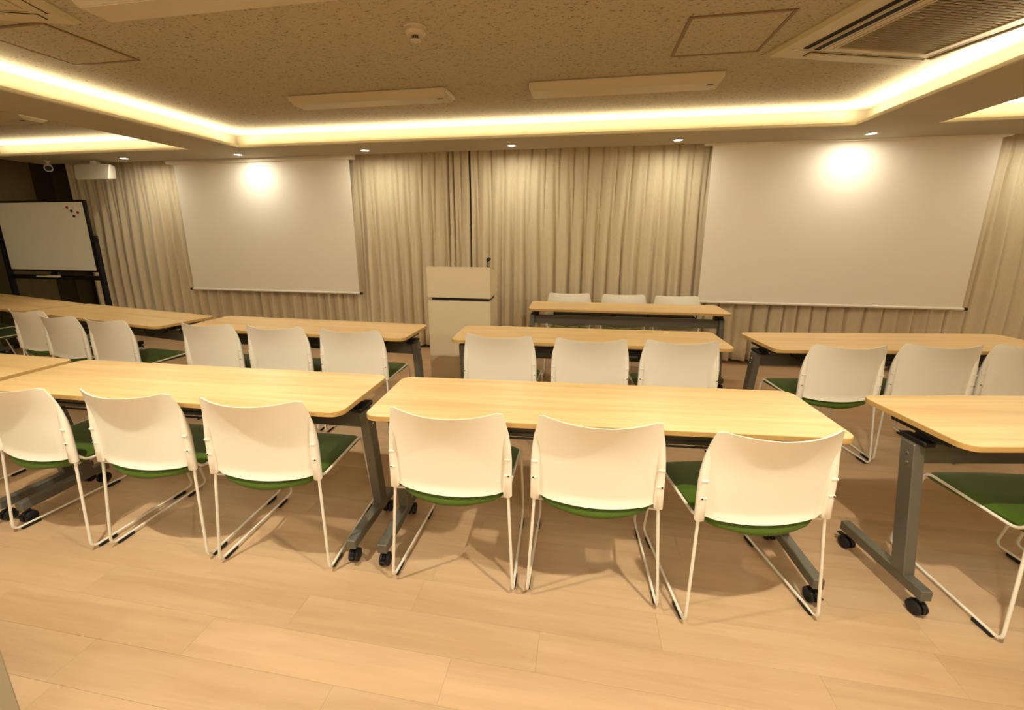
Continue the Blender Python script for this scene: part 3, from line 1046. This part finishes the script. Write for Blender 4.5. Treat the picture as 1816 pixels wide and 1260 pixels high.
# smoke detector
t = thing('smoke_detector', 'round white smoke detector with slotted cage on the acoustic ceiling', 'smoke detector', (-0.858, 2.20, ZC))
bm = NB()
lathe(bm, [(0, 0), (0.055, 0), (0.055, -0.006), (0.050, -0.010), (0.050, -0.026), (0.040, -0.038), (0.024, -0.040), (0, -0.040)], 28)
part('base', bm, 'lamp_white', t, 30)
bm = NB()
lathe(bm, [(0, -0.040), (0.018, -0.040), (0.018, -0.056), (0, -0.056)], 20)
part('chamber', bm, 'ac_void', t, 30)
bm = NB()
for k in range(14):
    a_ = 2 * math.pi * k / 14
    tube(bm, [(0.021 * math.cos(a_), 0.021 * math.sin(a_), -0.039), (0.021 * math.cos(a_), 0.021 * math.sin(a_), -0.058)], 0.0015, 5)
lathe(bm, [(0, -0.056), (0.024, -0.056), (0.026, -0.060), (0.018, -0.064), (0, -0.065)], 24)
part('cage', bm, 'lamp_white', t, 30)


# access hatches
def hatch(x, y, label):
    t = thing('access_hatch', label, 'hatch', (x, y, ZC), 0, 'ceiling access hatches')
    h = 0.232
    for (x0, x1, y0, y1) in ((-h, h, -h, -h + 0.016), (-h, h, h - 0.016, h), (-h, -h + 0.016, -h + 0.016, h - 0.016), (h - 0.016, h, -h + 0.016, h - 0.016)):
        part('frame_bar', box(NB(), x0, x1, y0, y1, -0.005, 0.0), 'hatch_frame', t)
    part('panel', box(NB(), -h + 0.018, h - 0.018, -h + 0.018, h - 0.018, -0.003, 0.0), 'acoustic_board', t)


hatch(0.668, 2.548, 'square ceiling access hatch beside the air conditioner')
hatch(-2.825, 2.085, 'square ceiling access hatch near the lit cove on the whiteboard side')


# ceiling cassette air conditioners, both turned a little against the room
def cassette(cx, cy, th, label):
    t = thing('ceiling_air_conditioner', label, 'air conditioner', (cx, cy, ZC), th, 'ceiling cassette air conditioners')
    zp = -0.026
    X0, X1, Y0, Y1 = -0.482, 0.52, -0.475, 0.475       # panel
    G0, G1, H0, H1 = -0.215, 0.352, -0.315, 0.315      # intake grille
    bm = NB()

    def ringv(a0, a1, b0, b1, z):
        return [bm.verts.new(p) for p in ((a0, b0, z), (a1, b0, z), (a1, b1, z), (a0, b1, z))]
    i_ = 0.014
    rs = [ringv(X0, X1, Y0, Y1, 0.0), ringv(X0, X1, Y0, Y1, -0.009), ringv(X0 + i_, X1 - i_, Y0 + i_, Y1 - i_, zp), ringv(G0, G1, H0, H1, zp), ringv(G0, G1, H0, H1, -0.004)]
    for a_, c_ in zip(rs, rs[1:]):
        for i in range(4):
            bm.faces.new((a_[i], a_[(i + 1) % 4], c_[(i + 1) % 4], c_[i]))
    part('panel', bm, 'ac_plastic', t)
    part('void', box(NB(), G0, G1, H0, H1, -0.006, -0.001), 'ac_void', t)
    for (a0, a1, b0, b1) in ((G0 + 0.001, G1 - 0.001, H0 + 0.001, H0 + 0.013), (G0 + 0.001, G1 - 0.001, H1 - 0.013, H1 - 0.001), (G0 + 0.001, G0 + 0.013, H0 + 0.013, H1 - 0.013), (G1 - 0.013, G1 - 0.001, H0 + 0.013, H1 - 0.013)):
        part('grille_frame', box(NB(), a0, a1, b0, b1, zp - 0.004, -0.008, 0.002), 'ac_plastic', t)
    n = 30
    bm = NB()
    L = (G1 - G0) / 2 - 0.013
    hexa(bm, [(-L, -0.0045, zp), (L, -0.0045, zp), (L, 0.0045, zp + 0.003), (-L, 0.0045, zp + 0.003), (-L, -0.003, zp + 0.008), (L, -0.003, zp + 0.008), (L, 0.006, zp + 0.011), (-L, 0.006, zp + 0.011)])
    sl = mesh('slat', bm, 'ac_slat')
    for k in range(n):
        obj('slat', sl, t, ((G0 + G1) / 2, H0 + 0.02 + (H1 - H0 - 0.04) * k / (n - 1), 0))

    def outlet(x, y, L, W_, a_, closed):
        e = obj('air_outlet', mesh('air_outlet', box(NB(), -L, L, -W_, W_, -0.0016, 0.0), 'ac_void'), t, (x, y, zp - 0.0004), a_)
        bm = NB()
        if closed:
            k = W_ - 0.004
            hexa(bm, [(-L + 0.012, -k + 0.004, -0.008), (L - 0.012, -k + 0.004, -0.008), (L - 0.012, k - 0.004, -0.008), (-L + 0.012, k - 0.004, -0.008), (-L + 0.006, -k, -0.001), (L - 0.006, -k, -0.001), (L - 0.006, k, -0.001), (-L + 0.006, k, -0.001)])
        else:
            hexa(bm, [(-L + 0.01, -0.014, -0.012), (L - 0.01, -0.014, -0.012), (L - 0.01, -0.009, -0.012), (-L + 0.01, -0.009, -0.012), (-L, -0.018, -0.001), (L, -0.018, -0.001), (L, -0.011, -0.001), (-L, -0.011, -0.001)])
        part('flap', bm, 'ac_plastic', e)
    outlet(-0.325, 0.0, 0.335, 0.050, math.pi / 2 * -1, False)
    outlet(0.445, 0.0, 0.36, 0.022, math.pi / 2, True)
    outlet(0.06, 0.395, 0.36, 0.026, 0.0, True)
    outlet(0.06, -0.395, 0.36, 0.026, 0.0, True)
    for y in (0.355, -0.355):
        part('panel_seam', box(NB(), X0 + 0.06, X1 - 0.04, y - 0.0012, y + 0.0012, zp - 0.0008, zp + 0.001), 'lamp_label', t)
    for x in (-0.255, 0.395):
        part('panel_seam', box(NB(), x - 0.0012, x + 0.0012, -0.33, 0.33, zp - 0.0008, zp + 0.001), 'lamp_label', t)
    return t


TH_AC = 0.31
c_, s_ = math.cos(TH_AC), math.sin(TH_AC)
# far corner of the first unit sits near the access hatch
ax, ay = 0.955, 2.81
cassette(ax + c_ * 0.475 + s_ * 0.475, ay + s_ * 0.475 - c_ * 0.475, TH_AC, 'turned ceiling cassette air conditioner beside the access hatch, towards the larger screen')
ax, ay = -2.43, 1.862
cassette(ax - c_ * 0.475 + s_ * 0.475, ay - s_ * 0.475 - c_ * 0.475, TH_AC, 'turned ceiling cassette air conditioner beside the hatch on the whiteboard side')
